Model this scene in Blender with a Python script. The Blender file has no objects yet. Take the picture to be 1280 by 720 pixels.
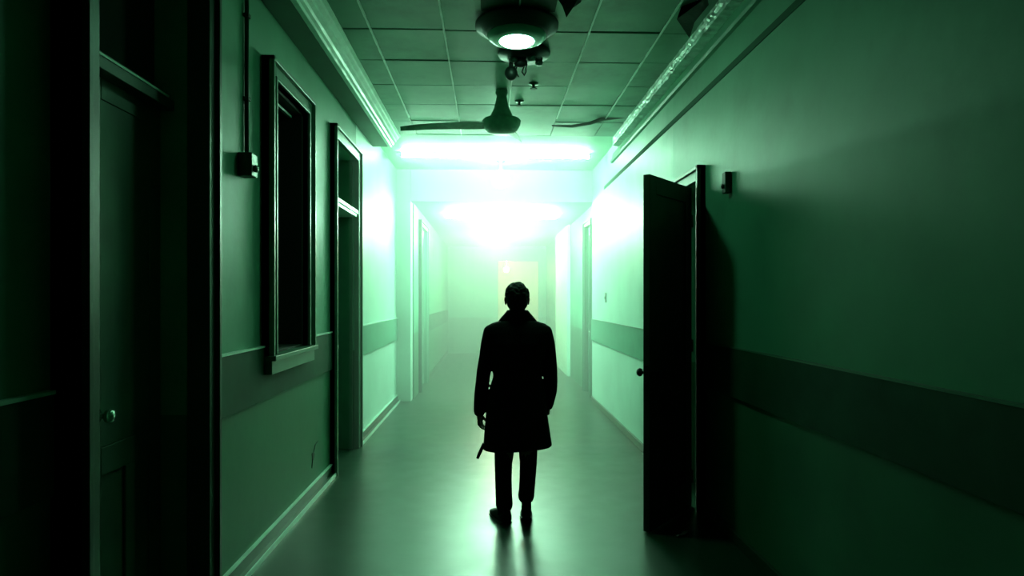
import bpy, bmesh, math, random
from mathutils import Vector, Matrix
random.seed(7)
C = bpy.context.scene.collection
PI = math.pi
# ------------------------------------------------------------------ camera model
F = 820.0; TH = math.atan(29/820.0); S, CO = math.sin(TH), math.cos(TH)
EYE = 1.68; HY = 373.0
def wy(px, X):                      # Y on the plane x = X seen at pixel column px
    u = (px-640)/F
    return X*(CO-u*S)/(u*CO+S)
def at(px, py, D):                  # point at forward depth D
    u = (px-640)/F; v = (HY-py)/F
    a = u*D
    return Vector((a*CO+D*S, -a*S+D*CO, EYE+v*D))

# ------------------------------------------------------------------ materials
def mat(name, col, rough=0.6, metal=0.0, noise=0.0, nscale=3.0, bump=0.0, bscale=40.0, emit=None, estr=0.0,
        dirt=None, dscale=1.2, damt=0.5, spec=0.5, coat=0.0):
    m = bpy.data.materials.new(name); m.use_nodes = True
    nt = m.node_tree; b = nt.nodes['Principled BSDF']
    b.inputs['Base Color'].default_value = (*col, 1); b.inputs['Roughness'].default_value = rough
    b.inputs['Metallic'].default_value = metal; b.inputs['Specular IOR Level'].default_value = spec
    b.inputs['Coat Weight'].default_value = coat
    if not metal: b.inputs['Specular Tint'].default_value = (.6, 1.0, .75, 1)
    tc = nt.nodes.new('ShaderNodeTexCoord')
    last = None
    if noise > 0:
        n = nt.nodes.new('ShaderNodeTexNoise'); n.inputs['Scale'].default_value = nscale; n.inputs['Detail'].default_value = 8
        nt.links.new(tc.outputs['Object'], n.inputs['Vector'])
        r = nt.nodes.new('ShaderNodeValToRGB')
        r.color_ramp.elements[0].position = .3; r.color_ramp.elements[1].position = .7
        r.color_ramp.elements[0].color = (*[c*(1-noise) for c in col], 1)
        r.color_ramp.elements[1].color = (*[min(1, c*(1+noise*.5)) for c in col], 1)
        nt.links.new(n.outputs['Fac'], r.inputs['Fac']); last = r.outputs['Color']
    if dirt:
        n2 = nt.nodes.new('ShaderNodeTexNoise'); n2.inputs['Scale'].default_value = dscale; n2.inputs['Detail'].default_value = 10
        n2.inputs['Roughness'].default_value = .65
        nt.links.new(tc.outputs['Object'], n2.inputs['Vector'])
        r2 = nt.nodes.new('ShaderNodeValToRGB')
        r2.color_ramp.elements[0].position = .50; r2.color_ramp.elements[0].color = (0, 0, 0, 1)
        r2.color_ramp.elements[1].position = .72; r2.color_ramp.elements[1].color = (damt, damt, damt, 1)
        nt.links.new(n2.outputs['Fac'], r2.inputs['Fac'])
        mx = nt.nodes.new('ShaderNodeMix'); mx.data_type = 'RGBA'
        nt.links.new(r2.outputs['Color'], mx.inputs[0])
        mx.inputs[6].default_value = (*col, 1); mx.inputs[7].default_value = (*dirt, 1)
        if last: nt.links.new(last, mx.inputs[6])
        last = mx.outputs[2]
    if last: nt.links.new(last, b.inputs['Base Color'])
    if bump > 0:
        n3 = nt.nodes.new('ShaderNodeTexNoise'); n3.inputs['Scale'].default_value = bscale; n3.inputs['Detail'].default_value = 6
        nt.links.new(tc.outputs['Object'], n3.inputs['Vector'])
        bp = nt.nodes.new('ShaderNodeBump'); bp.inputs['Strength'].default_value = bump; bp.inputs['Distance'].default_value = .01
        nt.links.new(n3.outputs['Fac'], bp.inputs['Height']); nt.links.new(bp.outputs['Normal'], b.inputs['Normal'])
    if emit:
        b.inputs['Emission Color'].default_value = (*emit, 1); b.inputs['Emission Strength'].default_value = estr
    return m
M = {}
def two_tone(m, zs, col):
    nt = m.node_tree; b = nt.nodes['Principled BSDF']; lk = b.inputs['Base Color'].links[0]; src = lk.from_socket
    g = nt.nodes.new('ShaderNodeNewGeometry'); sp = nt.nodes.new('ShaderNodeSeparateXYZ'); c = nt.nodes.new('ShaderNodeMath'); c.operation = 'LESS_THAN'
    c.inputs[1].default_value = zs; nt.links.new(g.outputs['Position'], sp.inputs[0]); nt.links.new(sp.outputs['Z'], c.inputs[0])
    mx = nt.nodes.new('ShaderNodeMix'); mx.data_type = 'RGBA'; mx.blend_type = 'MULTIPLY'
    nt.links.new(c.outputs[0], mx.inputs[0]); nt.links.new(src, mx.inputs[6]); mx.inputs[7].default_value = (*col, 1)
    nt.links.new(mx.outputs[2], b.inputs['Base Color'])
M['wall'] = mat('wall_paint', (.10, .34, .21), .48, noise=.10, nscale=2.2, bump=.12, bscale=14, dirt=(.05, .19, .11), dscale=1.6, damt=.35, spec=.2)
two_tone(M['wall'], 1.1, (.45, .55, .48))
M['pale'] = mat('lit_wall_paint', (.54, .82, .68), .48, noise=.08, nscale=2.2, bump=.1, bscale=14, spec=.35)  # strong light near the portal is put into this wall colour
M['litmix'] = M['pale'].copy(); M['litmix'].name = 'lit_wall_paint_fade'
def light_fade(m, y0, y1, col):      # the light put into the colour fades raggedly into plain wall green
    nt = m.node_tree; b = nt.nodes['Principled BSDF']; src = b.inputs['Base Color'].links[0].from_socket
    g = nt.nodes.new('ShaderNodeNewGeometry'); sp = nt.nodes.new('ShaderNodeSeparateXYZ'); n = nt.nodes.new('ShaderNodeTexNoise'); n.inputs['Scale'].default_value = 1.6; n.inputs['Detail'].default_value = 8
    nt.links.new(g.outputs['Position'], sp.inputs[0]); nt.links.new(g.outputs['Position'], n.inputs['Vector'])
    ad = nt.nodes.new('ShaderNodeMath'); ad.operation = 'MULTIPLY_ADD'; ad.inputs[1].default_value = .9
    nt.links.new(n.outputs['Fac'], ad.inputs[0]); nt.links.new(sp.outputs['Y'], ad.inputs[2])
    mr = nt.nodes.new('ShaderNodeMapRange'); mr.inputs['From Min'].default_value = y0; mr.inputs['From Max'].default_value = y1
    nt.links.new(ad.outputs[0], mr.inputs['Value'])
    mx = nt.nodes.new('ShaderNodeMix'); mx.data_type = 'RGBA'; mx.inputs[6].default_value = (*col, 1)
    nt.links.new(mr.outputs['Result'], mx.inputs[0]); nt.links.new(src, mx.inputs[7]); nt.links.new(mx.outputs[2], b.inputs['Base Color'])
light_fade(M['litmix'], 6.5, 7.9, (.10, .34, .21))
M['litrail'] = mat('lit_rail_paint', (.13, .38, .25), .5, noise=.1, nscale=5, spec=.2)  # rail colour brightened the same way, portal light painted in
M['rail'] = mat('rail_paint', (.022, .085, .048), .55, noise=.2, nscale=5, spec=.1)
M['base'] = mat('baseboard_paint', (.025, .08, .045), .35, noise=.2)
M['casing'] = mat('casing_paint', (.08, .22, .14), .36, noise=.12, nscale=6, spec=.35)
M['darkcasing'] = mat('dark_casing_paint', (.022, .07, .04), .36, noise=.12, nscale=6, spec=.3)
M['door'] = mat('door_paint', (.035, .10, .055), .38, noise=.2, nscale=4, bump=.08, bscale=20)
M['doordark'] = mat('dark_door_wood', (.03, .06, .035), .45, noise=.3, nscale=7, bump=.1)
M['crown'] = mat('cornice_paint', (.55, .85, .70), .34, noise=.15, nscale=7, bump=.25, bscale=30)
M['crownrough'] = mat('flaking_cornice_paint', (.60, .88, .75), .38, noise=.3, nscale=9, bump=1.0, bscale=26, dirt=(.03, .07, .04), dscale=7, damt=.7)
M['tile'] = mat('ceiling_tile', (.15, .36, .25), .42, noise=.18, nscale=3, bump=.15, bscale=9, dirt=(.06, .15, .09), dscale=1.4, damt=.85)
M['plaster'] = mat('white_plaster', (.50, .78, .62), .55, noise=.06)
M['tbar'] = mat('ceiling_runner', (.80, .95, .88), .3, spec=.8)
M['gap'] = mat('ceiling_gap', (.02, .045, .03), .7)
M['shadeline'] = mat('picture_rail_shade', (.03, .11, .065), .9, spec=.05)  # dark colour stands in for the shadow line along the picture rail
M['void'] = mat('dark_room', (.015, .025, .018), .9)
M['black'] = mat('black_metal', (.012, .02, .015), .45, metal=.2)
M['greenmetal'] = mat('dull_metal', (.07, .14, .10), .4, metal=.5)
M['fanhaze'] = mat('hazed_fan_paint', (.14, .34, .22), .45, noise=.3, nscale=14)  # fan colour lightened, haze put into the paint
M['chrome'] = mat('worn_chrome', (.6, .75, .66), .25, metal=1.0)
M['glassdark'] = mat('dusty_glass', (.04, .09, .06), .25)
M['box'] = mat('black_plastic', (.012, .018, .014), .4)
M['coat'] = mat('black_wool', (.008, .010, .009), .9, noise=.2, nscale=60, bump=.2, bscale=200, spec=.15)
M['trouser'] = mat('black_trouser_cloth', (.009, .010, .010), .9, bump=.15, bscale=150, spec=.15)
M['shoe'] = mat('black_leather', (.01, .01, .01), .45, spec=.3)
M['hair'] = mat('dark_hair', (.010, .009, .008), .6, bump=.5, bscale=120, spec=.3)
M['skin'] = mat('skin', (.30, .17, .12), .55)
M['paper'] = mat('paper', (.6, .5, .5), .7)
M['plate'] = mat('switch_plastic', (.20, .34, .26), .4)
M['debris'] = mat('torn_panel', (.03, .06, .04), .8, noise=.4, nscale=12, bump=.6)
LC = (.42, 1.0, .66)
M['lamp_main'] = mat('main_lamp_glass', (.8, .9, .85), .4, emit=LC, estr=25)
M['lamp_far'] = mat('far_lamp_glass', (.8, .9, .85), .4, emit=(.75, 1.0, .50), estr=1500)
M['lamp_portal'] = mat('portal_lamp_glass', (.8, .9, .85), .4, emit=(.42, 1.0, .66), estr=450)
M['lamp_warm'] = mat('warm_lamp_glass', (.9, .8, .6), .4, emit=(1.0, .72, .25), estr=200)
M['added_tube_main'] = mat('added_main_tube_glass', (.8, .9, .85), .4, emit=(.46, 1.0, .64), estr=175)  # glow of the added strip lights
M['added_tube_portal'] = mat('added_portal_tube_glass', (.8, .9, .85), .4, emit=(.44, 1.0, .60), estr=720)
M['lens'] = mat('glowing_lens', (.7, .9, .8), .3, emit=(.34, 1.0, .60), estr=52)
M['lensrim'] = mat('frosted_lens_rim', (.22, .5, .36), .25)

# floor
def floor_mat():
    m = bpy.data.materials.new('floor_vinyl'); m.use_nodes = True
    nt = m.node_tree; b = nt.nodes['Principled BSDF']; b.inputs['Specular Tint'].default_value = (.5, 1.0, .72, 1)
    tc = nt.nodes.new('ShaderNodeTexCoord')
    n = nt.nodes.new('ShaderNodeTexNoise'); n.inputs['Scale'].default_value = 1.3; n.inputs['Detail'].default_value = 9
    nt.links.new(tc.outputs['Object'], n.inputs['Vector'])
    r = nt.nodes.new('ShaderNodeValToRGB')
    r.color_ramp.elements[0].position = .3; r.color_ramp.elements[0].color = (.009, .040, .021, 1)
    r.color_ramp.elements[1].position = .75; r.color_ramp.elements[1].color = (.017, .062, .035, 1)
    nt.links.new(n.outputs['Fac'], r.inputs['Fac']); nt.links.new(r.outputs['Color'], b.inputs['Base Color'])
    n2 = nt.nodes.new('ShaderNodeTexNoise'); n2.inputs['Scale'].default_value = 5; n2.inputs['Detail'].default_value = 8
    nt.links.new(tc.outputs['Object'], n2.inputs['Vector'])
    mr = nt.nodes.new('ShaderNodeMapRange'); mr.inputs['To Min'].default_value = .24; mr.inputs['To Max'].default_value = .40
    nt.links.new(n2.outputs['Fac'], mr.inputs['Value']); nt.links.new(mr.outputs['Result'], b.inputs['Roughness'])
    bp = nt.nodes.new('ShaderNodeBump'); bp.inputs['Strength'].default_value = .08; bp.inputs['Distance'].default_value = .01
    nt.links.new(n2.outputs['Fac'], bp.inputs['Height']); nt.links.new(bp.outputs['Normal'], b.inputs['Normal'])
    return m
M['floor'] = floor_mat()

# ------------------------------------------------------------------ mesh helpers
def obj(name, bm, m, parent=None, smooth=False, bev=0):
    me = bpy.data.meshes.new(name); bmesh.ops.recalc_face_normals(bm, faces=bm.faces[:])
    bm.to_mesh(me); bm.free(); me.materials.append(M[m] if isinstance(m, str) else m)
    o = bpy.data.objects.new(name, me); C.objects.link(o)
    if parent: o.parent = parent
    if smooth:
        for p in me.polygons: p.use_smooth = True
    if bev:
        b = o.modifiers.new('bevel', 'BEVEL'); b.width = bev; b.segments = 2; b.limit_method = 'ANGLE'
    return o
def box(bm, x0, x1, y0, y1, z0, z1, mtx=None):
    v = [bm.verts.new((x, y, z)) for x in (x0, x1) for y in (y0, y1) for z in (z0, z1)]
    for f in ((0,1,3,2), (4,6,7,5), (0,4,5,1), (2,3,7,6), (0,2,6,4), (1,5,7,3)): bm.faces.new([v[i] for i in f])
    if mtx:
        for q in v: q.co = mtx @ q.co
    return v
def lathe(bm, prof, n=40, mtx=None):     # prof: list of (r, z)
    rings = []
    for r, z in prof:
        if r < 1e-6: ring = [bm.verts.new((0, 0, z))]
        else: ring = [bm.verts.new((r*math.cos(2*PI*i/n), r*math.sin(2*PI*i/n), z)) for i in range(n)]
        rings.append(ring)
    for a, b in zip(rings, rings[1:]):
        if len(a) == 1 and len(b) == 1: continue
        for i in range(n):
            j = (i+1) % n
            if len(a) == 1: bm.faces.new((a[0], b[i], b[j]))
            elif len(b) == 1: bm.faces.new((a[i], b[0], a[j]))
            else: bm.faces.new((a[i], b[i], b[j], a[j]))
    for ring in (rings[0], rings[-1]):
        if len(ring) > 1: bm.faces.new(ring)
    if mtx:
        for ring in rings:
            for q in ring: q.co = mtx @ q.co
def tube(bm, pts, rad, n=10):            # pts: Vectors; rad: number or list
    pts = [Vector(p) for p in pts]
    if not isinstance(rad, (list, tuple)): rad = [rad]*len(pts)
    rings = []; prev = None
    for i, p in enumerate(pts):
        t = (pts[min(i+1, len(pts)-1)]-pts[max(i-1, 0)]).normalized()
        if prev is None:
            u = t.orthogonal().normalized()
        else:
            u = (prev - t*prev.dot(t)).normalized()
        prev = u; w = t.cross(u)
        rings.append([bm.verts.new(p+(u*math.cos(2*PI*k/n)+w*math.sin(2*PI*k/n))*rad[i]) for k in range(n)])
    for a, b in zip(rings, rings[1:]):
        for k in range(n): bm.faces.new((a[k], a[(k+1) % n], b[(k+1) % n], b[k]))
    bm.faces.new(rings[0]); bm.faces.new(rings[-1])
def loft(bm, rings_):                    # rings of (center Vector, rx, ry[, power, xaxis, yaxis])
    n = 32; rings = []
    for R in rings_:
        c, rx, ry = Vector(R[0]), R[1], R[2]; p = R[3] if len(R) > 3 else 2.0
        ax = Vector(R[4]) if len(R) > 4 else Vector((1, 0, 0)); ay = Vector(R[5]) if len(R) > 5 else Vector((0, 1, 0))
        ring = []
        for i in range(n):
            a = 2*PI*i/n; ca, sa = math.cos(a), math.sin(a)
            x = math.copysign(abs(ca)**(2/p), ca)*rx; y = math.copysign(abs(sa)**(2/p), sa)*ry
            ring.append(bm.verts.new(c+ax*x+ay*y))
        rings.append(ring)
    for a, b in zip(rings, rings[1:]):
        for k in range(n): bm.faces.new((a[k], a[(k+1) % n], b[(k+1) % n], b[k]))
    bm.faces.new(rings[0]); bm.faces.new(rings[-1])
def ball(bm, c, r, sc=(1, 1, 1), n=16):
    m4 = Matrix.Translation(Vector(c)) @ Matrix.Diagonal((*[r*s for s in sc], 1))
    bmesh.ops.create_uvsphere(bm, u_segments=n, v_segments=n//2+2, radius=1, matrix=m4)
def empty(name, loc, rz=0):
    o = bpy.data.objects.new(name, None); C.objects.link(o); o.location = loc; o.rotation_euler = (0, 0, rz)
    o.empty_display_size = .1
    return o
def tag(o, label, cat, group=None):
    o['label'] = label; o['category'] = cat
    if group: o['group'] = group
    return o
def struct(name, bm, m, **k):
    o = obj(name, bm, m, **k); o['kind'] = 'structure'; return o
def local(o, parent):                    # keep world-space vertices while parenting to an empty
    o.parent = parent; o.matrix_parent_inverse = parent.matrix_world.inverted() if False else (Matrix.Translation(parent.location) @ Matrix.Rotation(parent.rotation_euler.z, 4, 'Z')).inverted()
    return o

XL, XR, ZC = -1.50, 1.70, EYE+2.10
YN = -1.2
# ------------------------------------------------------------------ openings
XC = XL+.11
D1a, D1b = wy(125, XC), wy(262, XC)           # near left doorway (inner edges of casing)
W1a, W1b = wy(341, XL+.075), wy(394, XL+.075) # window casing outer edges
D2a, D2b = wy(427, XC), wy(458, XC)           # second left doorway outer casing
D2i, D2j = D2a+.12, D2b-.12
WI0, WI1 = W1a+.13, W1b-.13
WZ0, WZ1 = 1.30, 3.16
YP = 10.75                                     # portal
R1a, R1b = 5.20, 5.92                          # right doorway
YE = 20.0
# walls
bm = bmesh.new()
T = .25
def lw(y0, y1, z0=0, z1=ZC+.1): box(bm, XL-T, XL, y0, y1, z0, z1)
lw(YN, D1a); lw(D1a, D1b, 3.45)
lw(D1b, WI0); lw(WI0, WI1, 0, WZ0); lw(WI0, WI1, WZ1)
lw(WI1, D2i); lw(D2i, D2j, 3.22); lw(D2j, D2b-.03)
struct('wall_left', bm, 'wall')
bm = bmesh.new()
def rw(y0, y1, z0=0, z1=ZC+.1): box(bm, XR, XR+T, y0, y1, z0, z1)
rw(YN, R1a); rw(R1a, R1b, 2.62); rw(R1b, R1b+.08)
struct('wall_right', bm, 'wall')
bm = bmesh.new(); lw(D2b-.03, YP); struct('wall_lit_left', bm, 'pale')
bm = bmesh.new(); rw(R1b+.08, YP); struct('wall_lit_right', bm, 'litmix')
# floor
bm = bmesh.new(); box(bm, -3.6, 4.0, YN, 24, -.12, 0); struct('floor', bm, 'floor')

# portal: pilaster on the left, header across, jamb on the right
bm = bmesh.new()
box(bm, XL-T, -1.27, YP-.02, YP+.25, 0, ZC+.1)
box(bm, 1.735, XR+T, YP-.02, YP+.25, 0, ZC+.1)
box(bm, -1.27, 1.735, YP-.02, YP+.25, EYE+1.58, ZC+.1)
struct('wall_portal', bm, 'plaster', bev=.008)
# far corridor
FL, FR, FZ = -1.25, 1.76, EYE+1.585
ya, yb = wy(524, FL), wy(532, FL)
bm = bmesh.new()
box(bm, FL-T, FL, YP+.25, ya, 0, FZ+.1); box(bm, FL-T, FL, ya, yb, 3.0, FZ+.1); box(bm, FL-T, FL, yb, YE, 0, FZ+.1)
struct('wall_far_left', bm, 'wall')
yc, yd = wy(741, FR), wy(733, FR)
ye, yf = wy(713, FR), wy(698, FR)
bm = bmesh.new()
box(bm, FR, FR+T, YP+.25, yc, 0, FZ+.1); box(bm, FR, FR+T, yc, yd, 2.95, FZ+.1); box(bm, FR, FR+T, yd, YE, 0, FZ+.1)
struct('wall_far_right', bm, 'wall')
bm = bmesh.new(); box(bm, FR-.07, FR, ye, yf, 0, FZ); struct('pilaster', bm, 'plaster', bev=.006)
bm = bmesh.new(); box(bm, FL-T, FR+T, YP+.25, YE+3, FZ, FZ+.1)
struct('ceiling_far', bm, 'plaster')
for k, y in enumerate(()):
    bm = bmesh.new(); box(bm, FL, FR, y, y+.22, FZ-.10-.12*k, FZ); struct('ceiling_beam', bm, 'plaster')
# end wall with doorway to warm room
dx0, dx1, dz = .28, 1.52, 2.82
bm = bmesh.new()
box(bm, -3.0, dx0, YE, YE+.2, 0, FZ+.1); box(bm, dx1, 3.0, YE, YE+.2, 0, FZ+.1); box(bm, dx0, dx1, YE, YE+.2, dz, FZ+.1)
struct('wall_end', bm, 'wall')
bm = bmesh.new()
box(bm, -.6, -.5, YE+.2, YE+2.6, 0, FZ); box(bm, 2.2, 2.3, YE+.2, YE+2.6, 0, FZ); box(bm, -.6, 2.3, YE+2.6, YE+2.7, 0, FZ)
struct('wall_back_room', bm, mat('warm_plaster', (.62, .60, .42), .7))

# dark rooms behind the openings
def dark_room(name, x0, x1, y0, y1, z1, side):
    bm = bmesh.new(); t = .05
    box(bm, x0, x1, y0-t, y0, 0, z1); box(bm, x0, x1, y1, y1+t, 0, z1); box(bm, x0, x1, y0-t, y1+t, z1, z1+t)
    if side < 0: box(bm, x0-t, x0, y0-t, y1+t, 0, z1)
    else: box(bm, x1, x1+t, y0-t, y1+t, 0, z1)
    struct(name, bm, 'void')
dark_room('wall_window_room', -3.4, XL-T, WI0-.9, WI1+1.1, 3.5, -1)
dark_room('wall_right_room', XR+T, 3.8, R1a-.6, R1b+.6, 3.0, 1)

# ------------------------------------------------------------------ ceiling
Y8 = 8.45
bm = bmesh.new(); box(bm, XL-T, XR+T, YN, Y8, ZC+.02, ZC+.12); struct('ceiling', bm, 'gap')
bm = bmesh.new(); box(bm, XL-T, XR+T, Y8, YP, ZC-.0, ZC+.12); struct('ceiling_plaster', bm, 'plaster')
xs = [-1.18, -.92, -.35, .22, .79, 1.36, 1.64]
ys = [Y8]
while ys[-1] > YN: ys.append(ys[-1]-.66)
bm = bmesh.new()
for i in range(len(xs)-1):
    for j in range(len(ys)-1):
        y1, y0 = ys[j], ys[j+1]
        dz_ = random.uniform(-.004, .004)
        vs = box(bm, xs[i]+.004, xs[i+1]-.004, y0+.008, y1-.008, ZC+dz_, ZC+.018)
        tx, ty = random.uniform(-.004, .004), random.uniform(-.006, .006)
        for v in vs: v.co.z += tx*(v.co.x-xs[i])+ty*(v.co.y-y0)
struct('ceiling_tiles', bm, 'tile', bev=.003)
for i, x in enumerate(xs[1:-1]):
    bm = bmesh.new()
    yend = Y8 if x not in (.79, 1.36) else 7.62
    if x == -.92: yend = 7.62
    n = 60
    for k in range(n):
        a = 2.2+(yend-2.2)*k/n; b2 = 2.2+(yend-2.2)*(k+1)/n
        w = .0065+random.uniform(-.0015, .0015)
        box(bm, x-w, x+w, a, b2, ZC-.012, ZC+.002)
    struct('trim_%d' % (i+1), bm, 'tbar')

# cornices: polygon profile extruded along Y
def extrude(bm, prof, y0, y1, n=1, jit=0):
    rings = []
    for k in range(n+1):
        y = y0+(y1-y0)*k/n
        rings.append([bm.verts.new((x+random.uniform(-jit, jit), y, z+random.uniform(-jit, jit))) for x, z in prof])
    m_ = len(prof)
    for a, b in zip(rings, rings[1:]):
        for i in range(m_): bm.faces.new((a[i], a[(i+1) % m_], b[(i+1) % m_], b[i]))
    bm.faces.new(rings[0]); bm.faces.new(rings[-1])
h = lambda v: EYE+v
# left: deep dark soffit box + bright stepped moulding
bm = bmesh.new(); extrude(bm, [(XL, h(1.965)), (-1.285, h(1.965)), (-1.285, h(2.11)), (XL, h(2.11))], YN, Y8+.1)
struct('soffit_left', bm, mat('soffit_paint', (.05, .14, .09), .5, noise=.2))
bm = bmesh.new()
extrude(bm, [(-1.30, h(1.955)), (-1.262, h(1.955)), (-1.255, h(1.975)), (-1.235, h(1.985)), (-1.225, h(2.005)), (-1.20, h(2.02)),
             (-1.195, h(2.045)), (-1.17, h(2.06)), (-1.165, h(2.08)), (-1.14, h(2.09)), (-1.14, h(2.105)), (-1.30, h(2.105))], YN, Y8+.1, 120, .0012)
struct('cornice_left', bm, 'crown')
# right: flaking strip + plain frieze moulding, picture-rail shadow drawn as a dark strip
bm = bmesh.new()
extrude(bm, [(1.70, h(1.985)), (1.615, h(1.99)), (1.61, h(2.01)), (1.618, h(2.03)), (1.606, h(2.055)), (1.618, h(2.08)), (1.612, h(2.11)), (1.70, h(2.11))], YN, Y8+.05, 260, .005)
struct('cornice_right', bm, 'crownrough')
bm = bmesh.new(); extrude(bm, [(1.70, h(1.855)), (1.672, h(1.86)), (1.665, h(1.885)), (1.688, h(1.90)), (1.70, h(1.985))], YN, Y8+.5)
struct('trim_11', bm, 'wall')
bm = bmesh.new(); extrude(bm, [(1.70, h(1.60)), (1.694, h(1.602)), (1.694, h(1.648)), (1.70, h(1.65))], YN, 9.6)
struct('trim_12', bm, 'shadeline')

# crash rails and baseboards
def run_left(name, m, z0, z1, t, segs, lip=0):
    bm = bmesh.new()
    for a, b in segs:
        box(bm, XL, XL+t, a, b, z0, z1)
        if lip: box(bm, XL, XL+t+.008, a, b, z1, z1+lip)
    return struct(name, bm, m, bev=.003)
D1o, D1p = D1a-.11, D1b+.11
segL = [(YN, D1o), (D1p, W1a), (W1b, D2a), (D2b, YP-.02)]
bm = bmesh.new()
for a, b in [(YN, D1o), (D1p, W1a), (W1b, D2a)]: box(bm, XL, XL+.022, a, b, 1.18, 1.355)
for a, b in [(YN, D1o), (D1p, D2a)]: box(bm, XL, XL+.022, a, b, 1.01, 1.18)
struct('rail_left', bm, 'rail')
bm = bmesh.new(); box(bm, XL, XL+.022, D2b, YP-.02, 1.01, 1.355); struct('rail_lit_left', bm, 'litrail', bev=.002)
bm = bmesh.new()
for a, b in segL: box(bm, XL, XL+.028, a, b, 1.355, 1.368)
struct('trim_13', bm, 'crown')
bm = bmesh.new()
for a, b in [(YN, D1o), (D1p, D2a), (D2b, YP-.02)]:
    box(bm, XL, XL+.018, a, b, 0, .105); box(bm, XL, XL+.055, a, b, 0, .03)
struct('baseboard_left', bm, 'base', bev=.004)
bm = bmesh.new()
for a, b in [(YN, D1o), (D1p, D2a), (D2b, YP-.02)]:
    box(bm, XL, XL+.024, a, b, .105, .115); box(bm, XL+.052, XL+.062, a, b, 0, .034)
struct('trim_14', bm, 'crown')
R1o, R1p = R1a-.11, R1b+.11
segR = [(YN, R1o), (R1p, YP-.02)]
bm = bmesh.new()
box(bm, XR-.022, XR, YN, R1o, 1.0, 1.335)
struct('rail_right', bm, 'rail', bev=.002)
bm = bmesh.new(); box(bm, XR-.022, XR, R1p, YP-.02, 1.0, 1.335); struct('rail_lit_right', bm, 'litrail', bev=.002)
bm = bmesh.new()
for a, b in segR: box(bm, XR-.026, XR, a, b, 1.335, 1.345)
struct('trim_15', bm, 'casing')
bm = bmesh.new()
for a, b in segR: box(bm, XR-.025, XR, a, b, 0, .08)
struct('baseboard_right', bm, 'base', bev=.004)
# far rails
bm = bmesh.new(); box(bm, FL, FL+.02, yb+.1, YE, 1.0, 1.34); struct('rail_far_left', bm, 'rail')
bm = bmesh.new(); box(bm, FL, FL+.02, yb+.1, YE, 0, .1); struct('baseboard_far_left', bm, 'base')

# ------------------------------------------------------------------ casings & doors
def casing(name, side, x, y0, y1, z1, w=.11, t=.05, m='casing', sill=None):
    # moulded casing round an opening whose inner edges are y0..y1, inner top z1
    bm = bmesh.new(); s = side
    def bx(a, b, c, d, e=0.0, tt=t):
        X0, X1 = (x, x+tt) if s > 0 else (x-tt, x)
        box(bm, X0, X1, a, b, c, d)
    zb = sill if sill is not None else 0
    bx(y0-w, y0, zb, z1+w); bx(y1, y1+w, zb, z1+w); bx(y0, y1, z1, z1+w)
    # back band
    bx(y0-w, y0-w+.03, zb, z1+w, tt=t+.022); bx(y1+w-.03, y1+w, zb, z1+w, tt=t+.022); bx(y0-w, y1+w, z1+w-.03, z1+w, tt=t+.022)
    return struct(name, bm, m, bev=.004)

# --- near left doorway (door_1)
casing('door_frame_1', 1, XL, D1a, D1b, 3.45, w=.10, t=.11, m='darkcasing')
bm = bmesh.new(); xr = XL-.13
ZT = 2.64
box(bm, XL-.12, XL-.08, D1a, D1b, ZT, ZT+.05); box(bm, xr-.03, XL-.062, D1a, D1b, ZT-.03, ZT+.02)
struct('trim_16', bm, 'darkcasing', bev=.003)
bm = bmesh.new(); box(bm, XL-.075, XL-.058, D1a+.02, D1b-.06, ZT+.02, ZT+.03); struct('trim_28', bm, 'crown')
Ylf = D1b-.60
d1 = empty('door_1', (xr, D1b, 0)); d1['kind'] = 'structure'
bm = bmesh.new()
box(bm, xr-.045, xr-.012, Ylf, D1b, .01, ZT-.03)                 # core
for a, b in ((Ylf, Ylf+.10), (D1b-.10, D1b)): box(bm, xr-.012, xr, a, b, .01, ZT-.03)
for a, b in ((.01, .16), (.93, 1.05), (ZT-.12, ZT-.03)): box(bm, xr-.012, xr, Ylf+.10, D1b-.10, a, b)
box(bm, xr-.012, xr, Ylf+.29, Ylf+.37, .16, .93)
box(bm, xr-.014, xr-.004, Ylf+.10, D1b-.10, 1.05, ZT-.12)
local(obj('leaf', bm, 'door', bev=.003), d1)
kp = Vector((xr, wy(136, xr+.05), 1.19))
bm = bmesh.new(); lathe(bm, [(0, 0), (.03, 0), (.03, .006), (.011, .01), (.011, .035), (.026, .042), (.03, .058), (.022, .07), (0, .073)], 24,
      Matrix.Translation(kp) @ Matrix.Rotation(PI/2, 4, 'Y'))
local(obj('door_knob', bm, 'chrome', smooth=True), d1)
bm = bmesh.new(); box(bm, xr-.045, xr-.005, D1a, Ylf-.004, .01, ZT-.03); box(bm, xr-.005, xr+.01, Ylf-.03, Ylf-.004, .01, ZT-.03)
struct('door_panel', bm, 'door')
bm = bmesh.new(); box(bm, xr-.04, xr-.03, D1a, D1b, ZT+.05, 3.45); struct('window_3', bm, 'void')
# bright stop on far jamb
# --- window
win = empty('window_1', (XL, (W1a+W1b)/2, WZ0)); win['kind'] = 'structure'
bm = bmesh.new(); w = .13; t = .055
y0, y1, z0, z1 = WI0, WI1, WZ0, WZ1
for a, b, c, d in ((y0-w, y0, z0-.02, z1+w), (y1, y1+w, z0-.02, z1+w), (y0, y1, z1, z1+w)): box(bm, XL, XL+t, a, b, c, d)
for a, b, c, d in ((y0-w, y0-w+.028, z0-.02, z1+w), (y1+w-.028, y1+w, z0-.02, z1+w), (y0-w, y1+w, z1+w-.03, z1+w)): box(bm, XL, XL+.085, a, b, c, d)
for a, b, c, d in ((y0-.025, y0, z0, z1+.025), (y1, y1+.025, z0, z1+.025), (y0-.02, y1+.02, z1, z1+.025)): box(bm, XL, XL+.07, a, b, c, d)
local(obj('window_frame', bm, 'casing', bev=.004), win)
bm = bmesh.new()
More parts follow.
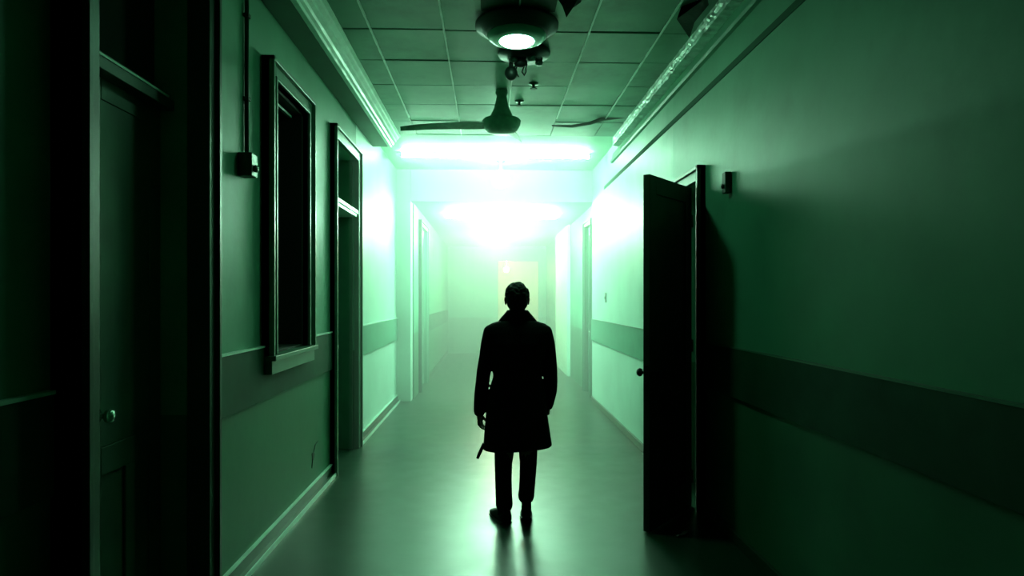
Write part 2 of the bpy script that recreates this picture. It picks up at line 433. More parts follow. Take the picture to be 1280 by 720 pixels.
box(bm, XL-.10, XL+.10, y0-w-.01, y1+w+.01, z0-.035, z0); box(bm, XL, XL+.07, y0-w, y1+w, z0-.125, z0-.035)
local(obj('window_sill', bm, 'casing', bev=.004), win)
bm = bmesh.new()
for a, b, c, d in ((y0, y0+.02, z0, z1), (y1-.02, y1, z0, z1), (y0, y1, z1-.02, z1), (y0, y1, z0, z0+.015)): box(bm, XL-.26, XL+.01, a, b, c, d)
local(obj('added_shade_lining', bm, 'void'), win)  # added lining, coloured near black to give the reveal deep shade
bm = bmesh.new(); box(bm, XL-.06, XL-.035, y0+.03, y1-.14, z1-.075, z1-.055); local(obj('sash', bm, 'casing', bev=.003), win)

# --- second left doorway (door_2)
casing('door_frame_2', 1, XL, D2i, D2j, 3.22, w=.12)
bm = bmesh.new(); box(bm, XL-.22, XL+.03, D2i, D2j, 2.585, 2.66); box(bm, XL+.0, XL+.045, D2i, D2j, 2.62, 2.66)
struct('trim_17', bm, 'crown', bev=.003)
bm = bmesh.new(); box(bm, XL-.20, XL-.02, D2j-.012, D2j, 0, 3.2); struct('trim_18', bm, 'casing')
xr2 = XL-.19
d2 = empty('door_2', (xr2, D2j, 0)); d2['kind'] = 'structure'
bm = bmesh.new()
box(bm, xr2-.045, xr2-.012, D2i, D2j, .01, 2.585)
for a, b in ((D2i, D2i+.11), (D2j-.11, D2j)): box(bm, xr2-.012, xr2, a, b, .01, 2.585)
for a, b in ((.01, .2), (.93, 1.05), (2.46, 2.585)): box(bm, xr2-.012, xr2, D2i+.11, D2j-.11, a, b)
local(obj('leaf', bm, 'door', bev=.003), d2)
bm = bmesh.new(); kp = Vector((xr2, D2j-.28, 1.15))
lathe(bm, [(0, 0), (.03, 0), (.03, .006), (.011, .01), (.011, .04), (.027, .047), (.031, .063), (.022, .076), (0, .08)], 24, Matrix.Translation(kp) @ Matrix.Rotation(PI/2, 4, 'Y'))
local(obj('door_knob', bm, 'chrome', smooth=True), d2)
bm = bmesh.new(); box(bm, xr2-.03, xr2-.02, D2i, D2j, 2.66, 3.2); struct('window_2', bm, 'glassdark')
bm = bmesh.new()
for a, b, c, d in ((D2i, D2i+.05, 2.66, 3.2), (D2j-.05, D2j, 2.66, 3.2), (D2i, D2j, 3.15, 3.2), (D2i, D2j, 2.66, 2.71)): box(bm, xr2-.02, xr2+.01, a, b, c, d)
struct('window_frame_2', bm, 'casing', bev=.002)

# --- right doorway with the open leaf (door_3)
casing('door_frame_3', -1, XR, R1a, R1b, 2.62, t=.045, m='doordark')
hinge = Vector((1.63, R1a+.02, 0)); free = at(812, 0, 4.68); free.z = 0
dv = free-hinge; L = dv.length; ang = math.atan2(dv.y, dv.x)
d3 = empty('door_3', hinge, ang); d3['kind'] = 'structure'
ZD = EYE+.888
bm = bmesh.new(); t = .05
# local: +x towards the free edge; -y... the far side is towards the portal
s = -1
box(bm, -.03, L, s*t+.012, -.012, .008, ZD)
for yy in ((-.012, 0), (s*t, s*t+.012)):
    for a, b in ((0, .11), (L-.11, L)): box(bm, a, b, yy[0], yy[1], .008, ZD)
    for a, b in ((.008, .22), (.95, 1.08), (ZD-.13, ZD)): box(bm, .11, L-.11, yy[0], yy[1], a, b)
    box(bm, L/2-.04, L/2+.04, yy[0], yy[1], .22, .95)
obj('leaf', bm, 'doordark', d3, bev=.003)
for sd in (0, -t):
    bm = bmesh.new(); sg = 1 if sd == 0 else -1
    lathe(bm, [(0, 0), (.028, 0), (.028, .006), (.011, .01), (.011, .04), (.027, .048), (.031, .062), (.023, .076), (0, .08)], 24,
          Matrix.Translation((L-.065, sd, 1.14)) @ Matrix.Rotation(-sg*PI/2, 4, 'X'))
    obj('door_knob', bm, 'black', d3, smooth=True)
bm = bmesh.new(); box(bm, L-.001, L+.004, -.04, -.01, 1.02, 1.20); box(bm, L, L+.016, -.034, -.016, 1.05, 1.075); obj('latch_plate', bm, 'black', d3)
for z in (.25, 1.3, 2.3):
    bm = bmesh.new(); lathe(bm, [(.011, -.05), (.011, .05)], 12, Matrix.Translation((-.008, .002, z))); box(bm, -.008, .03, -.004, .001, z-.05, z+.05)
    obj('hinge', bm, 'greenmetal', d3)

# far door frames
casing('door_frame_4', 1, FL, ya, yb, 3.0, w=.09, t=.04)
casing('door_frame_5', -1, FR, yc, yd, 2.95, w=.09, t=.04)
for nm, X, a, b, z1, s in (('door_4', FL, ya, yb, 3.0, -1), ('door_5', FR, yc, yd, 2.95, 1)):
    e = empty(nm, (X+s*.05, b, 0)); e['kind'] = 'structure'
    bm = bmesh.new(); x0, x1 = sorted((X+s*.04, X+s*.09)); box(bm, x0, x1, a, b, .01, z1)
    x0, x1 = sorted((X+s*.028, X+s*.04))
    w_ = min(.12, (b-a)*.2)
    for p, q in ((a, a+w_), (b-w_, b)): box(bm, x0, x1, p, q, .01, z1)
    for p, q in ((.01, .2), (1.0, 1.12), (z1-.14, z1)): box(bm, x0, x1, a+w_, b-w_, p, q)
    local(obj('leaf', bm, 'casing'), e)
    bm = bmesh.new(); lathe(bm, [(0, 0), (.028, 0), (.011, .01), (.011, .04), (.03, .05), (.02, .075), (0, .08)], 16,
          Matrix.Translation((X+s*.028, a+.08, 1.1)) @ Matrix.Rotation(-s*PI/2, 4, 'Y'))
    local(obj('door_knob', bm, 'chrome', smooth=True), e)

# ------------------------------------------------------------------ wall fittings
yb_ = wy(311, XL+.05); zb_ = EYE+(HY-209)/F*(yb_)
e = tag(empty('alarm_box', (XL, yb_, zb_-.07)), 'small black alarm box on the left wall at the foot of a pipe', 'alarm box')
bm = bmesh.new(); box(bm, 0, .085, -.05, .05, 0, .14); obj('housing', bm, 'box', e, bev=.006)
bm = bmesh.new(); lathe(bm, [(.022, 0), (.022, .012), (.012, .02), (0, .022)], 20, Matrix.Translation((.085, 0, .05)) @ Matrix.Rotation(PI/2, 4, 'Y')); obj('sounder', bm, 'greenmetal', e, smooth=True)
e = tag(empty('conduit_pipe', (XL, yb_+.06, zb_+.07)), 'thin dark conduit pipe running up the left wall above the black alarm box', 'pipe')
bm = bmesh.new(); tube(bm, [(.016, 0, 0), (.016, 0, h(1.95)-zb_-.08)], .013, 14); obj('pipe', bm, 'rail', e, smooth=True)
for z in (.35, .86):
    bm = bmesh.new(); box(bm, 0, .034, -.022, .022, z-.012, z+.012); obj('bracket', bm, 'rail', e, bev=.003)
# pipe box on the right wall
ys_ = wy(907, XR-.03)
e = tag(empty('wall_sensor', (XR, ys_, 2.42)), 'small dark sensor box high on the right wall, camera side of the open door', 'sensor')
bm = bmesh.new(); box(bm, -.045, 0, -.035, .035, 0, .15); obj('housing', bm, 'rail', e, bev=.006)
bm = bmesh.new(); lathe(bm, [(.018, 0), (.018, .012), (0, .02)], 16, Matrix.Translation((-.045, 0, .05)) @ Matrix.Rotation(-PI/2, 4, 'Y')); obj('lens', bm, 'box', e, smooth=True)
# switch on bright wall
yw = wy(757.5, XR)
e = tag(empty('light_switch', (XR, yw, 1.62)), 'small switch plate on the bright right wall beyond the open door', 'switch')
bm = bmesh.new(); box(bm, -.012, 0, -.045, .045, 0, .14); obj('plate', bm, 'plate', e, bev=.003)
bm = bmesh.new(); box(bm, -.022, -.012, -.012, .012, .05, .09); obj('toggle', bm, 'plate', e)
# chipped hole
yh = wy(391, XL)
bm = bmesh.new()
for p, q in (((0, 0), (0, 0)),):
    ring = [bm.verts.new((XL+.0035, yh+.035*math.cos(a)*(1+.35*math.sin(3*a+1)), .335+.045*math.sin(a)*(1+.3*math.cos(2*a)))) for a in [2*PI*i/14 for i in range(14)]]
    ring2 = [bm.verts.new((XL-.012, v.co.y*.6+yh*.4, v.co.z*.6+.335*.4)) for v in ring]
    for i in range(14): bm.faces.new((ring[i], ring[(i+1) % 14], ring2[(i+1) % 14], ring2[i]))
    bm.faces.new(ring); bm.faces.new(ring2)
tube(bm, [(XL+.002, yh+.02, .37), (XL+.002, yh+.07, .415), (XL+.002, yh+.16, .43)], [.004, .003, .002], 6)
tube(bm, [(XL+.002, yh-.01, .31), (XL+.002, yh-.03, .27), (XL+.002, yh-.035, .24)], [.005, .004, .002], 6)
tag(obj('plaster_chip', bm, 'gap'), 'small dark chip and crack in the plaster low on the left wall', 'wall damage')
# scrap at foot of the door
p = at(845, 652, 4.9); p.z = 0
bm = bmesh.new()
vs = []
for i in range(7):
    for j in range(3):
        vs.append(bm.verts.new((i*.025, j*.012, .012+.008*math.sin(i*1.7+j)+.003*i)))
for i in range(6):
    for j in range(2): bm.faces.new((vs[i*3+j], vs[i*3+j+1], vs[(i+1)*3+j+1], vs[(i+1)*3+j]))
bmesh.ops.solidify(bm, geom=bm.faces[:], thickness=.003)
o = tag(obj('paper_scrap', bm, 'paper'), 'pale crumpled paper scrap on the floor at the foot of the open door', 'paper')
o.location = (at(832, 655, 4.9).x, wy(838, 1.27), 0); o.rotation_euler = (0, 0, .5)

# ------------------------------------------------------------------ ceiling fixtures
# A: near dome light
pA = at(646, 33, 4.98); 
e = tag(empty('dome_light', (pA.x, pA.y, ZC)), 'round black ceiling light with a glowing lens, nearest of the ceiling fittings', 'ceiling light')
bm = bmesh.new(); lathe(bm, [(.0, 0), (.25, 0), (.27, -.012), (.315, -.022), (.315, -.045), (.27, -.062), (.245, -.095), (.225, -.105), (0, -.105)], 48); obj('canopy', bm, 'black', e, smooth=True)
bm = bmesh.new(); lathe(bm, [(.222, -.10), (.225, -.112), (.205, -.135), (.17, -.150), (0, -.150), (0, -.10)], 48); obj('lens_rim', bm, 'lensrim', e, smooth=True)
bm = bmesh.new(); lathe(bm, [(.135, -.148), (.12, -.160), (.07, -.170), (0, -.174), (0, -.148)], 40); obj('lens', bm, 'lens', e, smooth=True)
bm = bmesh.new(); box(bm, -.27, .27, -.72, -.20, -.010, .0); obj('mounting_plate', bm, 'rail', e)
# B: stripped fitting with dangling wires
pB = at(655, 67, 5.56)
e = tag(empty('broken_light', (pB.x, pB.y, ZC)), 'stripped dark ceiling fitting with wires dangling, just beyond the glowing dome light', 'ceiling light')
bm = bmesh.new(); lathe(bm, [(0, 0), (.21, 0), (.225, -.02), (.215, -.045), (.15, -.055), (.14, -.08), (0, -.08)], 40); obj('canopy', bm, 'black', e, smooth=True)
for i, (x, y) in enumerate(((-.09, -.05), (.06, -.08), (.13, .02))):
    bm = bmesh.new(); lathe(bm, [(.03, -.05), (.034, -.10), (.026, -.115), (0, -.12)], 16, Matrix.Translation((x, y, 0))); obj('bulb_socket', bm, 'greenmetal', e, smooth=True)
for i in range(5):
    bm = bmesh.new(); x = -.12+.03*i
    pts = [Vector((x, -.02, -.07))]
    for k in range(5): pts.append(pts[-1]+Vector((random.uniform(-.03, .03), random.uniform(-.02, .02), -.03)))
    tube(bm, pts, .006, 8); obj('wire', bm, 'black', e, smooth=True)
bm = bmesh.new(); ball(bm, (-.11, -.02, -.20), .055, (1, .9, 1.1)); tube(bm, [(-.11, -.02, -.07), (-.11, -.02, -.2)], .02, 10); ball(bm, (-.03, -.02, -.11), .05, (1.2, .8, .8)); obj('ballast', bm, 'black', e, smooth=True)
# C: ceiling fan
pC = at(627, 112, 6.62)
e = tag(empty('ceiling_fan', (pC.x, pC.y, ZC)), 'old ceiling fan with a cone mount, round motor and a long drooping blade', 'ceiling fan')
bm = bmesh.new(); lathe(bm, [(0, 0), (.06, 0), (.065, -.03), (.05, -.06), (.062, -.12), (.08, -.19), (.11, -.25), (.12, -.285), (.10, -.30), (0, -.30)], 36); obj('mount', bm, 'fanhaze', e, smooth=True)
bm = bmesh.new(); lathe(bm, [(0, -.295), (.18, -.295), (.195, -.31), (.19, -.35), (.165, -.40), (.12, -.43), (.0, -.44)], 40); obj('motor', bm, 'fanhaze', e, smooth=True)
def blade(ang, droop, Lb=.80):
    bm = bmesh.new(); n = 14; rows = []
    for i in range(n+1):
        q = i/n; x = .15+Lb*q; w_ = .012+.078*(1-q)**.7*min(1, .5+q*3)
        z = -.36-droop*q*q
        rows.append([bm.verts.new((x, -w_, z-.014)), bm.verts.new((x, w_, z+.018)), bm.verts.new((x, w_, z+.010)), bm.verts.new((x, -w_, z-.022))])
    for a, b in zip(rows, rows[1:]):
        for k in range(4): bm.faces.new((a[k], a[(k+1) % 4], b[(k+1) % 4], b[k]))
    bm.faces.new(rows[0]); bm.faces.new(rows[-1])
    o = obj('blade', bm, 'fanhaze', e, bev=.002); o.rotation_euler = (0, 0, ang); return o
blade(PI+.06, .05, .86); blade(PI/2-.35, .0, .5)
# hanging strip at the broken tile edge
bm = bmesh.new()
pts = [at(690, 157, 7.55), at(715, 158, 7.6), at(738, 154, 7.65), at(752, 149, 7.65), at(782, 146, 7.65), at(792, 147, 7.62)]
tube(bm, pts, [.010, .016, .02, .022, .014, .01], 8)
tag(obj('ceiling_strip', bm, 'debris'), 'torn dark strip sagging from the ceiling beside the fan, near the right cornice', 'ceiling debris')
# torn panels
def flap(name, pts, label):
    bm = bmesh.new(); vs = [bm.verts.new(p) for p in pts]; f = bm.faces.new(vs)
    bmesh.ops.solidify(bm, geom=[f], thickness=.012)
    return tag(obj(name, bm, 'debris'), label, 'ceiling debris')
def cz(px, py, dz=0):     # point on the ceiling plane (lowered by dz) at this pixel
    D = F*(2.10-dz)/(HY-py); return at(px, py, D)
flap('torn_ceiling_tile', [cz(700, -22, .0), cz(735, -24, .0), cz(726, 3, .03), cz(716, 10, .09), cz(708, 22, .14), cz(703, 8, .08), cz(698, 0, .03)],
     'torn black ceiling panel hanging beside the glowing dome light')
flap('torn_ceiling_tile', [cz(852, 8, .02), cz(884, -4, .02), cz(886, 6, .04), cz(868, 28, .06), cz(862, 48, .10), cz(852, 32, .04), cz(846, 24, .02)],
     'broken dark ceiling panel against the flaking right cornice')
for px, py, lab in ((667, 104, 'small sprinkler head on the ceiling between the broken fitting and the fan'), (649, 126, 'tiny sprinkler head on the ceiling right beside the fan mount')):
    q = cz(px, py); e = tag(empty('sprinkler_head', (q.x, q.y, ZC)), lab, 'sprinkler')
    bm = bmesh.new(); lathe(bm, [(0, 0), (.05, 0), (.045, -.012), (.015, -.016), (.015, -.05), (.0, -.052)], 20); obj('body', bm, 'greenmetal', e, smooth=True)
    bm = bmesh.new(); lathe(bm, [(0, -.05), (.035, -.052), (.035, -.058), (0, -.06)], 20); obj('deflector', bm, 'greenmetal', e)

# lamps
def lamp(px, py, D, zc, r, m, label, group=None, cat='lamp'):
    q = at(px, py, D); e = tag(empty('globe_lamp', (q.x, q.y, zc)), label, cat)
    bm = bmesh.new(); dz = zc-q.z
    lathe(bm, [(0, 0), (.07, 0), (.065, -.02), (.02, -.03), (.02, -dz+r*.9), (0, -dz+r*.9)], 20); obj('stem', bm, 'chrome', e, smooth=True)
    bm = bmesh.new(); ball(bm, (0, 0, -dz), r, n=24); obj('globe', bm, m, e, smooth=True)
    return e
lamp(626, 224, 10.0, ZC, .14, 'lamp_main', 'brightest white globe lamp hanging before the portal')
lamp(625, 268, 12.0, FZ, .13, 'lamp_portal', 'glowing globe lamp just inside the hazy far corridor')
lamp(621, 293, 16.2, FZ, .10, 'lamp_far', 'faint globe lamp farther down the hazy corridor')
lamp(633, 337, 21.2, FZ, .08, 'lamp_warm', 'small warm yellow lamp in the room at the corridor end')

def added_strip_light(x0, x1, y, zc, drop, m, label):  # added tubes with no visible fixture, put in to brighten walls and haze
    e = tag(empty('added_strip_light', ((x0+x1)/2, y, zc)), label, 'ceiling light'); hl = (x1-x0)/2
    bm = bmesh.new(); box(bm, -hl, hl, -.018, .03, -drop, 0); box(bm, -hl-.02, -hl, -.03, .03, -drop-.05, -.0); box(bm, hl, hl+.02, -.03, .03, -drop-.05, -.0)
    obj('housing', bm, 'plaster', e, bev=.004)
    bm = bmesh.new(); tube(bm, [(-hl, 0, -drop-.032), (hl, 0, -drop-.032)], .024, 16); obj('added_tube', bm, m, e, smooth=True)
    return e
added_strip_light(-1.25, 1.45, 9.45, ZC, .02, 'added_tube_main', 'long added strip light standing in for the bright ceiling band between the fan and the portal')
added_strip_light(-.80, 1.28, 12.35, FZ, .02, 'added_tube_portal', 'added strip light standing in for the bright band just beyond the portal')
# haze
bm = bmesh.new(); box(bm, -1.49, 1.69, 7.0, YP+.1, .01, ZC-.01)
hz = bpy.data.materials.new('haze'); hz.use_nodes = True; nt = hz.node_tree; nt.nodes.clear()
out = nt.nodes.new('ShaderNodeOutputMaterial'); vs_ = nt.nodes.new('ShaderNodeVolumeScatter')
vs_.inputs['Color'].default_value = (.74, 1.0, .84, 1); vs_.inputs['Density'].default_value = .18; vs_.inputs['Anisotropy'].default_value = .35
nt.links.new(vs_.outputs[0], out.inputs['Volume'])
o = obj('haze', bm, hz); o['kind'] = 'stuff'; tag(o, 'pale green haze filling the corridor around the brightest lamp', 'haze')
bm = bmesh.new(); box(bm, FL+.01, FR-.01, YP+.1, YE-.01, .01, FZ-.01)
hz2 = hz.copy(); hz2.name = 'far_haze'
v2 = [n for n in hz2.node_tree.nodes if n.type == 'VOLUME_SCATTER'][0]; v2.inputs['Density'].default_value = .09; v2.inputs['Color'].default_value = (.88, 1, .72, 1)
o = obj('haze', bm, hz2); o['kind'] = 'stuff'; tag(o, 'thicker green haze in the far corridor beyond the portal', 'haze')

# ------------------------------------------------------------------ the person, seen from behind
pp = at(645, 650, 4.97)
K = 165.0
def Lc(px, py, dy=0.0): return Vector(((px-645)/K, dy, (650-py)/K))
def remesh(o, vox, it=2):
    r = o.modifiers.new('remesh', 'REMESH'); r.mode = 'VOXEL'; r.voxel_size = vox; r.use_smooth_shade = True
    if it:
        s_ = o.modifiers.new('smooth', 'SMOOTH'); s_.factor = .5; s_.iterations = it
def limb(bm, pts, n=14):          # pts: (vec, r)
    tube(bm, [p for p, r in pts], [r for p, r in pts], n)
    for p, r in pts: ball(bm, p, r*.99, n=12)
bm = bmesh.new()
hx = 646.3
# head: cranium, face, jaw, neck
ball(bm, Lc(hx, 369.5, .01), .093, (.86, 1.05, 1.0), 24)
ball(bm, Lc(hx, 377, .045), .075, (.90, .80, 1.15), 20)
ball(bm, Lc(hx, 385, .062), .048, (1.05, .80, .75), 16)
ball(bm, Lc(hx, 370.5, .098), .030, (1.7, .5, .45), 12)        # brow
ball(bm, Lc(hx, 376.5, .112), .013, (.8, 1.0, 1.9), 12)          # nose
ball(bm, Lc(hx, 378.6, .118), .011, (1.5, 1.0, .8), 12)
ball(bm, Lc(hx, 383, .098), .012, (2.0, .8, .5), 12)           # lips
ball(bm, Lc(hx, 387.5, .092), .018, (1.1, .8, .8), 12)         # chin
for s in (-1, 1):
    ball(bm, Lc(hx, 373.2, .098)+Vector((s*.031, 0, 0)), .012, (1.2, .6, .8), 12)
    ball(bm, Lc(hx, 379, .07)+Vector((s*.042, 0, 0)), .026, (1, 1, .9), 12)
    ball(bm, Lc(hx, 375.8, .012)+Vector((s*.086, 0, 0)), .031, (.30, .62, 1.05), 14)
    ball(bm, Lc(hx, 374.3, .0)+Vector((s*.092, 0, 0)), .021, (.28, .8, 1.0), 12)
limb(bm, [(Lc(hx, 380, .005), .062), (Lc(646.5, 392, -.005), .060), (Lc(647, 400, -.01), .068)], 18)
# torso
loft(bm, [(Lc(647, 401, 0), .09, .06), (Lc(647, 410, 0), .18, .085), (Lc(647, 430, 0), .175, .10), (Lc(647, 465, 0), .15, .095),
          (Lc(646.5, 490, 0), .14, .09), (Lc(646.5, 515, 0), .155, .10), (Lc(646, 540, 0), .16, .10), (Lc(646, 556, 0), .12, .08)])
# arms
limb(bm, [(Lc(614, 413), .045), (Lc(609, 440, -.01), .040), (Lc(605, 468, -.01), .036), (Lc(602, 490, .02), .034), (Lc(599.3, 512, .045), .025), (Lc(598.8, 518, .05), .023)])
limb(bm, [(Lc(681, 413), .045), (Lc(685, 440, -.01), .040), (Lc(688, 470, 0), .036), (Lc(688.6, 488, .03), .034), (Lc(687, 501, .06), .026), (Lc(686, 506, .07), .024)])
def hand(wr, down, side, fwd, curl, spread=.0):
    # wr: wrist; down: direction of the hand; side: towards the thumb edge; fwd: palm normal
    d, s_, f = down.normalized(), side.normalized(), fwd.normalized()
    # palm
    for a in (0, .018, .036, .054, .072):
        for b_ in (-.026, -.009, .009, .026):
            ball(bm, wr+d*(.012+a)+s_*b_*(.75+.25*min(1, a/.05)), .0145, n=8)
    root = wr+d*.083
    for i, (off, ln) in enumerate(((.030, .070), (.010, .078), (-.010, .073), (-.029, .058))):
        p = root+s_*off; a = curl*.5; pts = [(p-d*.012, .0095), (p, .0092)]
        dd = d
        for k, fr in enumerate((.45, .31, .24)):
            ang = a*(k+1)*.9
            dd = d*math.cos(ang)+f*math.sin(ang)+s_*spread*off*6
            p = p+dd*ln*fr; pts.append((p, .0088-.0008*k))
        limb(bm, pts, 8)
    p = wr+d*.022+s_*.026; pts = [(p-s_*.01, .013)]
    for k, (l, a) in enumerate(((.036, .75), (.030, .45), (.024, .25))):
        dd = (d*math.cos(a)+s_*math.sin(a)*.8+f*.45).normalized(); p = p+dd*l; pts.append((p, .0112-.001*k))
    limb(bm, pts, 8)
Zd = Vector((0, 0, -1))
hand(Lc(598.8, 517, .05), Vector((.10, .12, -1)), Vector((.35, 1, 0)), Vector((1, -.35, .1)), .95)
hand(Lc(686, 505, .07), Vector((-.10, .20, -1)), Vector((-.35, 1, 0)), Vector((-1, -.35, .1)), 2.0)
# legs
limb(bm, [(Lc(633, 548), .075), (Lc(631, 575, .01), .062), (Lc(630, 598, .01), .048), (Lc(630, 618, -.01), .045), (Lc(630, 638, -.02), .032)])
limb(bm, [(Lc(660, 548), .075), (Lc(660, 575, .03), .062), (Lc(660, 596, .04), .048), (Lc(658.5, 614, -.03), .045), (Lc(657, 632, -.09), .032)])
for fx, fy, fz, yaw in ((629.5, -.02, 0, .35), (657, -.09, .05, -.1)):
    b0 = Lc(fx, 650, fy)
    limb(bm, [(b0+Vector((0, -.03, .055+fz)), .030), (b0+Vector((-yaw*.05, .06, .045+fz*.7)), .032), (b0+Vector((-yaw*.16, .15, .032+fz*.15)), .024)])
person = obj('person', bm, 'skin', smooth=True); remesh(person, .0048, 2)
tag(person, 'person in a long black coat walking away down the middle of the corridor', 'person')
person.location = (pp.x, pp.y, 0)
# hair
bm = bmesh.new()
ball(bm, Lc(hx, 368.8, -.002), .0985, (.89, 1.03, 1.0), 28)
ball(bm, Lc(hx, 377, -.035), .076, (1.06, .80, 1.08), 20)
for i in range(140):
    a = random.uniform(0, 2*PI); zz = random.uniform(-.1, 1); rr = math.sqrt(1-zz*zz)
    v = Vector((rr*math.cos(a)*.086, rr*math.sin(a)*.100-.002, zz*.097))
    if v.y > .04 and v.z < .03: continue
    ball(bm, Lc(hx, 369, 0)+v, random.uniform(.008, .013), (1.2, 1.2, .9), 6)
hair = obj('hair', bm, 'hair', person, smooth=True); remesh(hair, .005, 1)
# cut hair away from the face
for v in []: pass
# coat
bm = bmesh.new()
R = lambda x0, x1, y, ry, p=2.4, dy=0: (Lc((x0+x1)/2, y, dy), (x1-x0)/2/K, ry, p)
loft(bm, [R(634, 660, 395, .070, 2), R(628, 666, 399.5, .085, 2), R(616, 678, 403.5, .10), R(609, 686, 408, .112), R(607.5, 688, 415, .125), R(609, 686, 428, .14),
          R(612, 682, 445, .145), R(615.5, 678, 462, .142), R(616.5, 677, 470, .138), R(613, 679.5, 482, .14), R(610.5, 681.5, 495, .148), R(608, 683.5, 512, .158), R(606, 686.5, 532, .17),
          (Lc(647, 558.6, 0), 43.2/K, .18, 2.4, (1, 0, .055), (0, 1, 0))])
def sleeve(pts): limb(bm, [(Lc(x, y, dy), r/K) for x, y, dy, r in pts], 20)
sleeve([(618, 412, 0, 9), (613.5, 415, 0, 9.6), (610.5, 428, -.01, 9.3), (608, 445, -.015, 9), (605, 462, -.015, 8.9), (603, 478, 0, 8.6), (601, 492, .02, 8.2), (599.8, 505, .04, 7.8), (599.2, 515, .05, 7.4)])
sleeve([(677, 412, 0, 9), (681.5, 415, 0, 9.2), (684.5, 428, -.01, 9), (686.5, 445, -.015, 8.8), (687.8, 462, -.01, 8.9), (688.5, 478, .01, 8.8), (688.6, 490, .035, 8.4), (687.2, 501, .06, 7.6), (686.2, 508, .075, 7.0)])
coat = obj('coat', bm, 'coat', person, smooth=True); remesh(coat, .007, 3)
# collar (turned up)
bm = bmesh.new()
n = 40; rows = []
for (hw, dy, ry, py, fl) in ((24, 0, .085, 401, 0), (20.5, 0, .085, 396.5, 0), (16, .0, .082, 391.5, 0), (13.0, .0, .080, 387.5, 0), (11.2, .0, .070, 387.8, 0), (13.2, 0, .068, 393, 0), (18, 0, .070, 399, 0)):
    rows.append([bm.verts.new(Lc(647+hw*math.sin(a), py+(3.5 if abs(a) > 2.2 else 0), 0)+Vector((0, -ry*math.cos(a), 0))) for a in [(-2.75+5.5*i/n) for i in range(n+1)]])
for a, b in zip(rows, rows[1:]+rows[:1]):
    for i in range(n): bm.faces.new((a[i], a[i+1], b[i+1], b[i]))
bm.faces.new([r[0] for r in rows]); bm.faces.new([r[-1] for r in rows][::-1])
obj('collar', bm, 'coat', coat, smooth=True)
# back seam, half belt, vent, belt end
bm = bmesh.new(); tube(bm, [Lc(647, y, 0)+Vector((0, -d-.001, 0)) for y, d in ((405, .10), (415, .125), (428, .14), (445, .145), (462, .142), (472, .138))], .003, 6); obj('back_seam', bm, 'coat', coat)
bm = bmesh.new()
tube(bm, [Lc(605, 553, -.03), Lc(602.5, 558, -.05), Lc(599.5, 564, -.06), Lc(597, 570, -.06)], [.012, .013, .013, .010], 8)
obj('belt_end', bm, 'coat', coat, smooth=True)
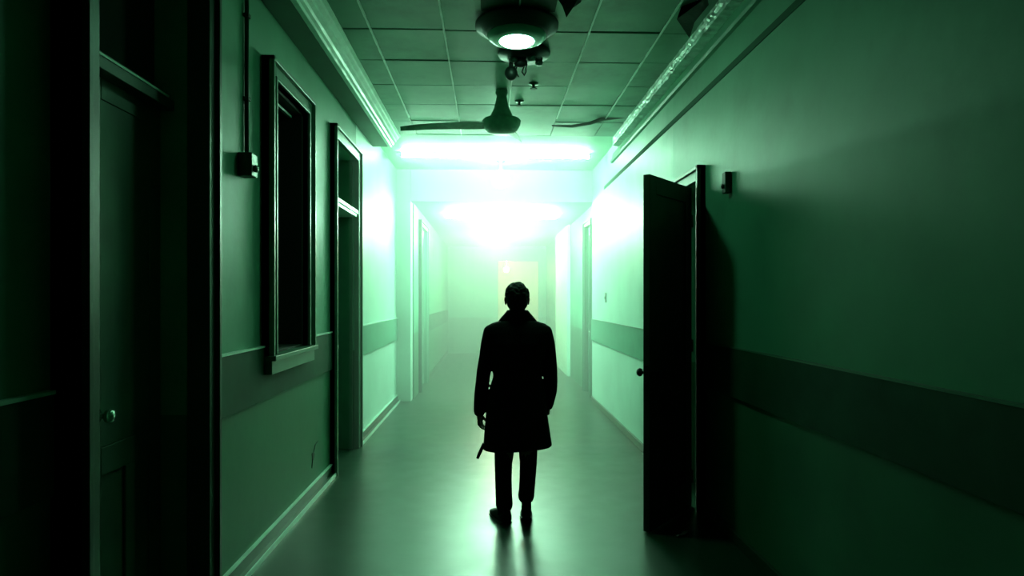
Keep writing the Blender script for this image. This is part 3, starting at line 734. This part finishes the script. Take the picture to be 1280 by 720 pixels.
# trousers
bm = bmesh.new()
limb(bm, [(Lc(630.5, 545), .080), (Lc(630.2, 560, .01), .075), (Lc(629.3, 580, .01), .067), (Lc(629.3, 600, .01), .064), (Lc(629.8, 618, -.005), .063), (Lc(630.4, 630, -.015), .065)], 24)
limb(bm, [(Lc(660.5, 545), .080), (Lc(660.3, 560, .02), .073), (Lc(660.8, 580, .035), .066), (Lc(659.8, 598, .025), .062), (Lc(658.2, 612, -.02), .060), (Lc(657.3, 617.5, -.045), .062)], 24)
tr = obj('trousers', bm, 'trouser', person, smooth=True); remesh(tr, .007, 2)
for fx, fy, fz, yaw, hw in ((629.5, -.02, 0, .30, 1.22), (657, -.09, .05, -.05, .92)):
    bm = bmesh.new(); b0 = Lc(fx, 650, fy)
    cs, sn = math.cos(yaw), math.sin(yaw)
    def q(y, z, w_, hgt, tilt=fz):
        lift = tilt*max(0, 1-(y+.04)/.20)
        return (b0+Vector((-sn*y, y*cs, z+lift)), w_*hw, hgt, 2.6, (cs, sn, 0), (0, 0, 1))
    loft(bm, [q(-.075, .040, .026, .028), q(-.062, .045, .036, .043), (q(-.03, .055, .040, .055)), q(.02, .052, .040, .052), q(.07, .042, .044, .041), q(.13, .030, .050, .029), q(.18, .025, .046, .024), q(.205, .020, .028, .016)])
    sh = obj('shoe', bm, 'shoe', person, smooth=True)
    bm = bmesh.new()
    loft(bm, [(c+Vector((0, 0, -hgt+.005)), w_*1.04, .006, 4, ax, az) for c, w_, hgt, p, ax, az in [q(-.075, .040, .028, .028), q(-.06, .045, .038, .043), q(-.03, .055, .042, .055), q(.02, .052, .041, .052), q(.07, .042, .046, .041), q(.13, .030, .052, .029), q(.18, .025, .048, .024), q(.205, .020, .03, .016)]])
    obj('sole', bm, 'box', sh)
    bm = bmesh.new(); c0 = b0+Vector((0, -.02, fz*.9)); tube(bm, [c0+Vector((0, 0, .06)), c0+Vector((0, .0, .13))], [.040*hw, .036], 16); obj('ankle_sock', bm, 'trouser', sh, smooth=True)


# ------------------------------------------------------------------ names of the setting
D_ = bpy.data.objects
for a, b in (('soffit_left', 'trim_19'), ('cornice_left', 'trim_20'), ('cornice_right', 'trim_21'), ('rail_left', 'trim_22'), ('rail_right', 'trim_23'),
             ('rail_lit_left', 'trim_24'), ('rail_lit_right', 'trim_25'), ('rail_far_left', 'trim_26'), ('pilaster', 'trim_27')):
    D_[a].name = b
for i in range(1, 6):
    fr, dr = D_['door_frame_%d' % i], D_['door_%d' % i]
    local(fr, dr); fr.name = 'door_frame'
    if 'kind' in fr: del fr['kind']
local(D_['window_frame_2'], D_['window_2']); del D_['window_frame_2']['kind']; D_['window_frame_2'].name = 'window_frame'
local(D_['door_panel'], D_['door_1']); del D_['door_panel']['kind']

# ------------------------------------------------------------------ camera / world
cd = bpy.data.cameras.new('camera'); cam = bpy.data.objects.new('camera', cd); C.objects.link(cam)
cam.location = (0, 0, EYE); cam.rotation_euler = (PI/2, 0, -TH)
cd.sensor_width = 36; cd.lens = F/1280*36; cd.shift_y = 13/1280; cd.clip_start = .05
sc = bpy.context.scene; sc.camera = cam
w = bpy.data.worlds.new('world'); sc.world = w; w.use_nodes = True
w.node_tree.nodes['Background'].inputs[0].default_value = (.002, .006, .004, 1); w.node_tree.nodes['Background'].inputs[1].default_value = 0.0
vs = sc.view_settings; vs.view_transform = 'Standard'; vs.look = 'None'; vs.gamma = 1; vs.use_curve_mapping = False; vs.exposure = 0.12
sc.cycles.use_denoising = True
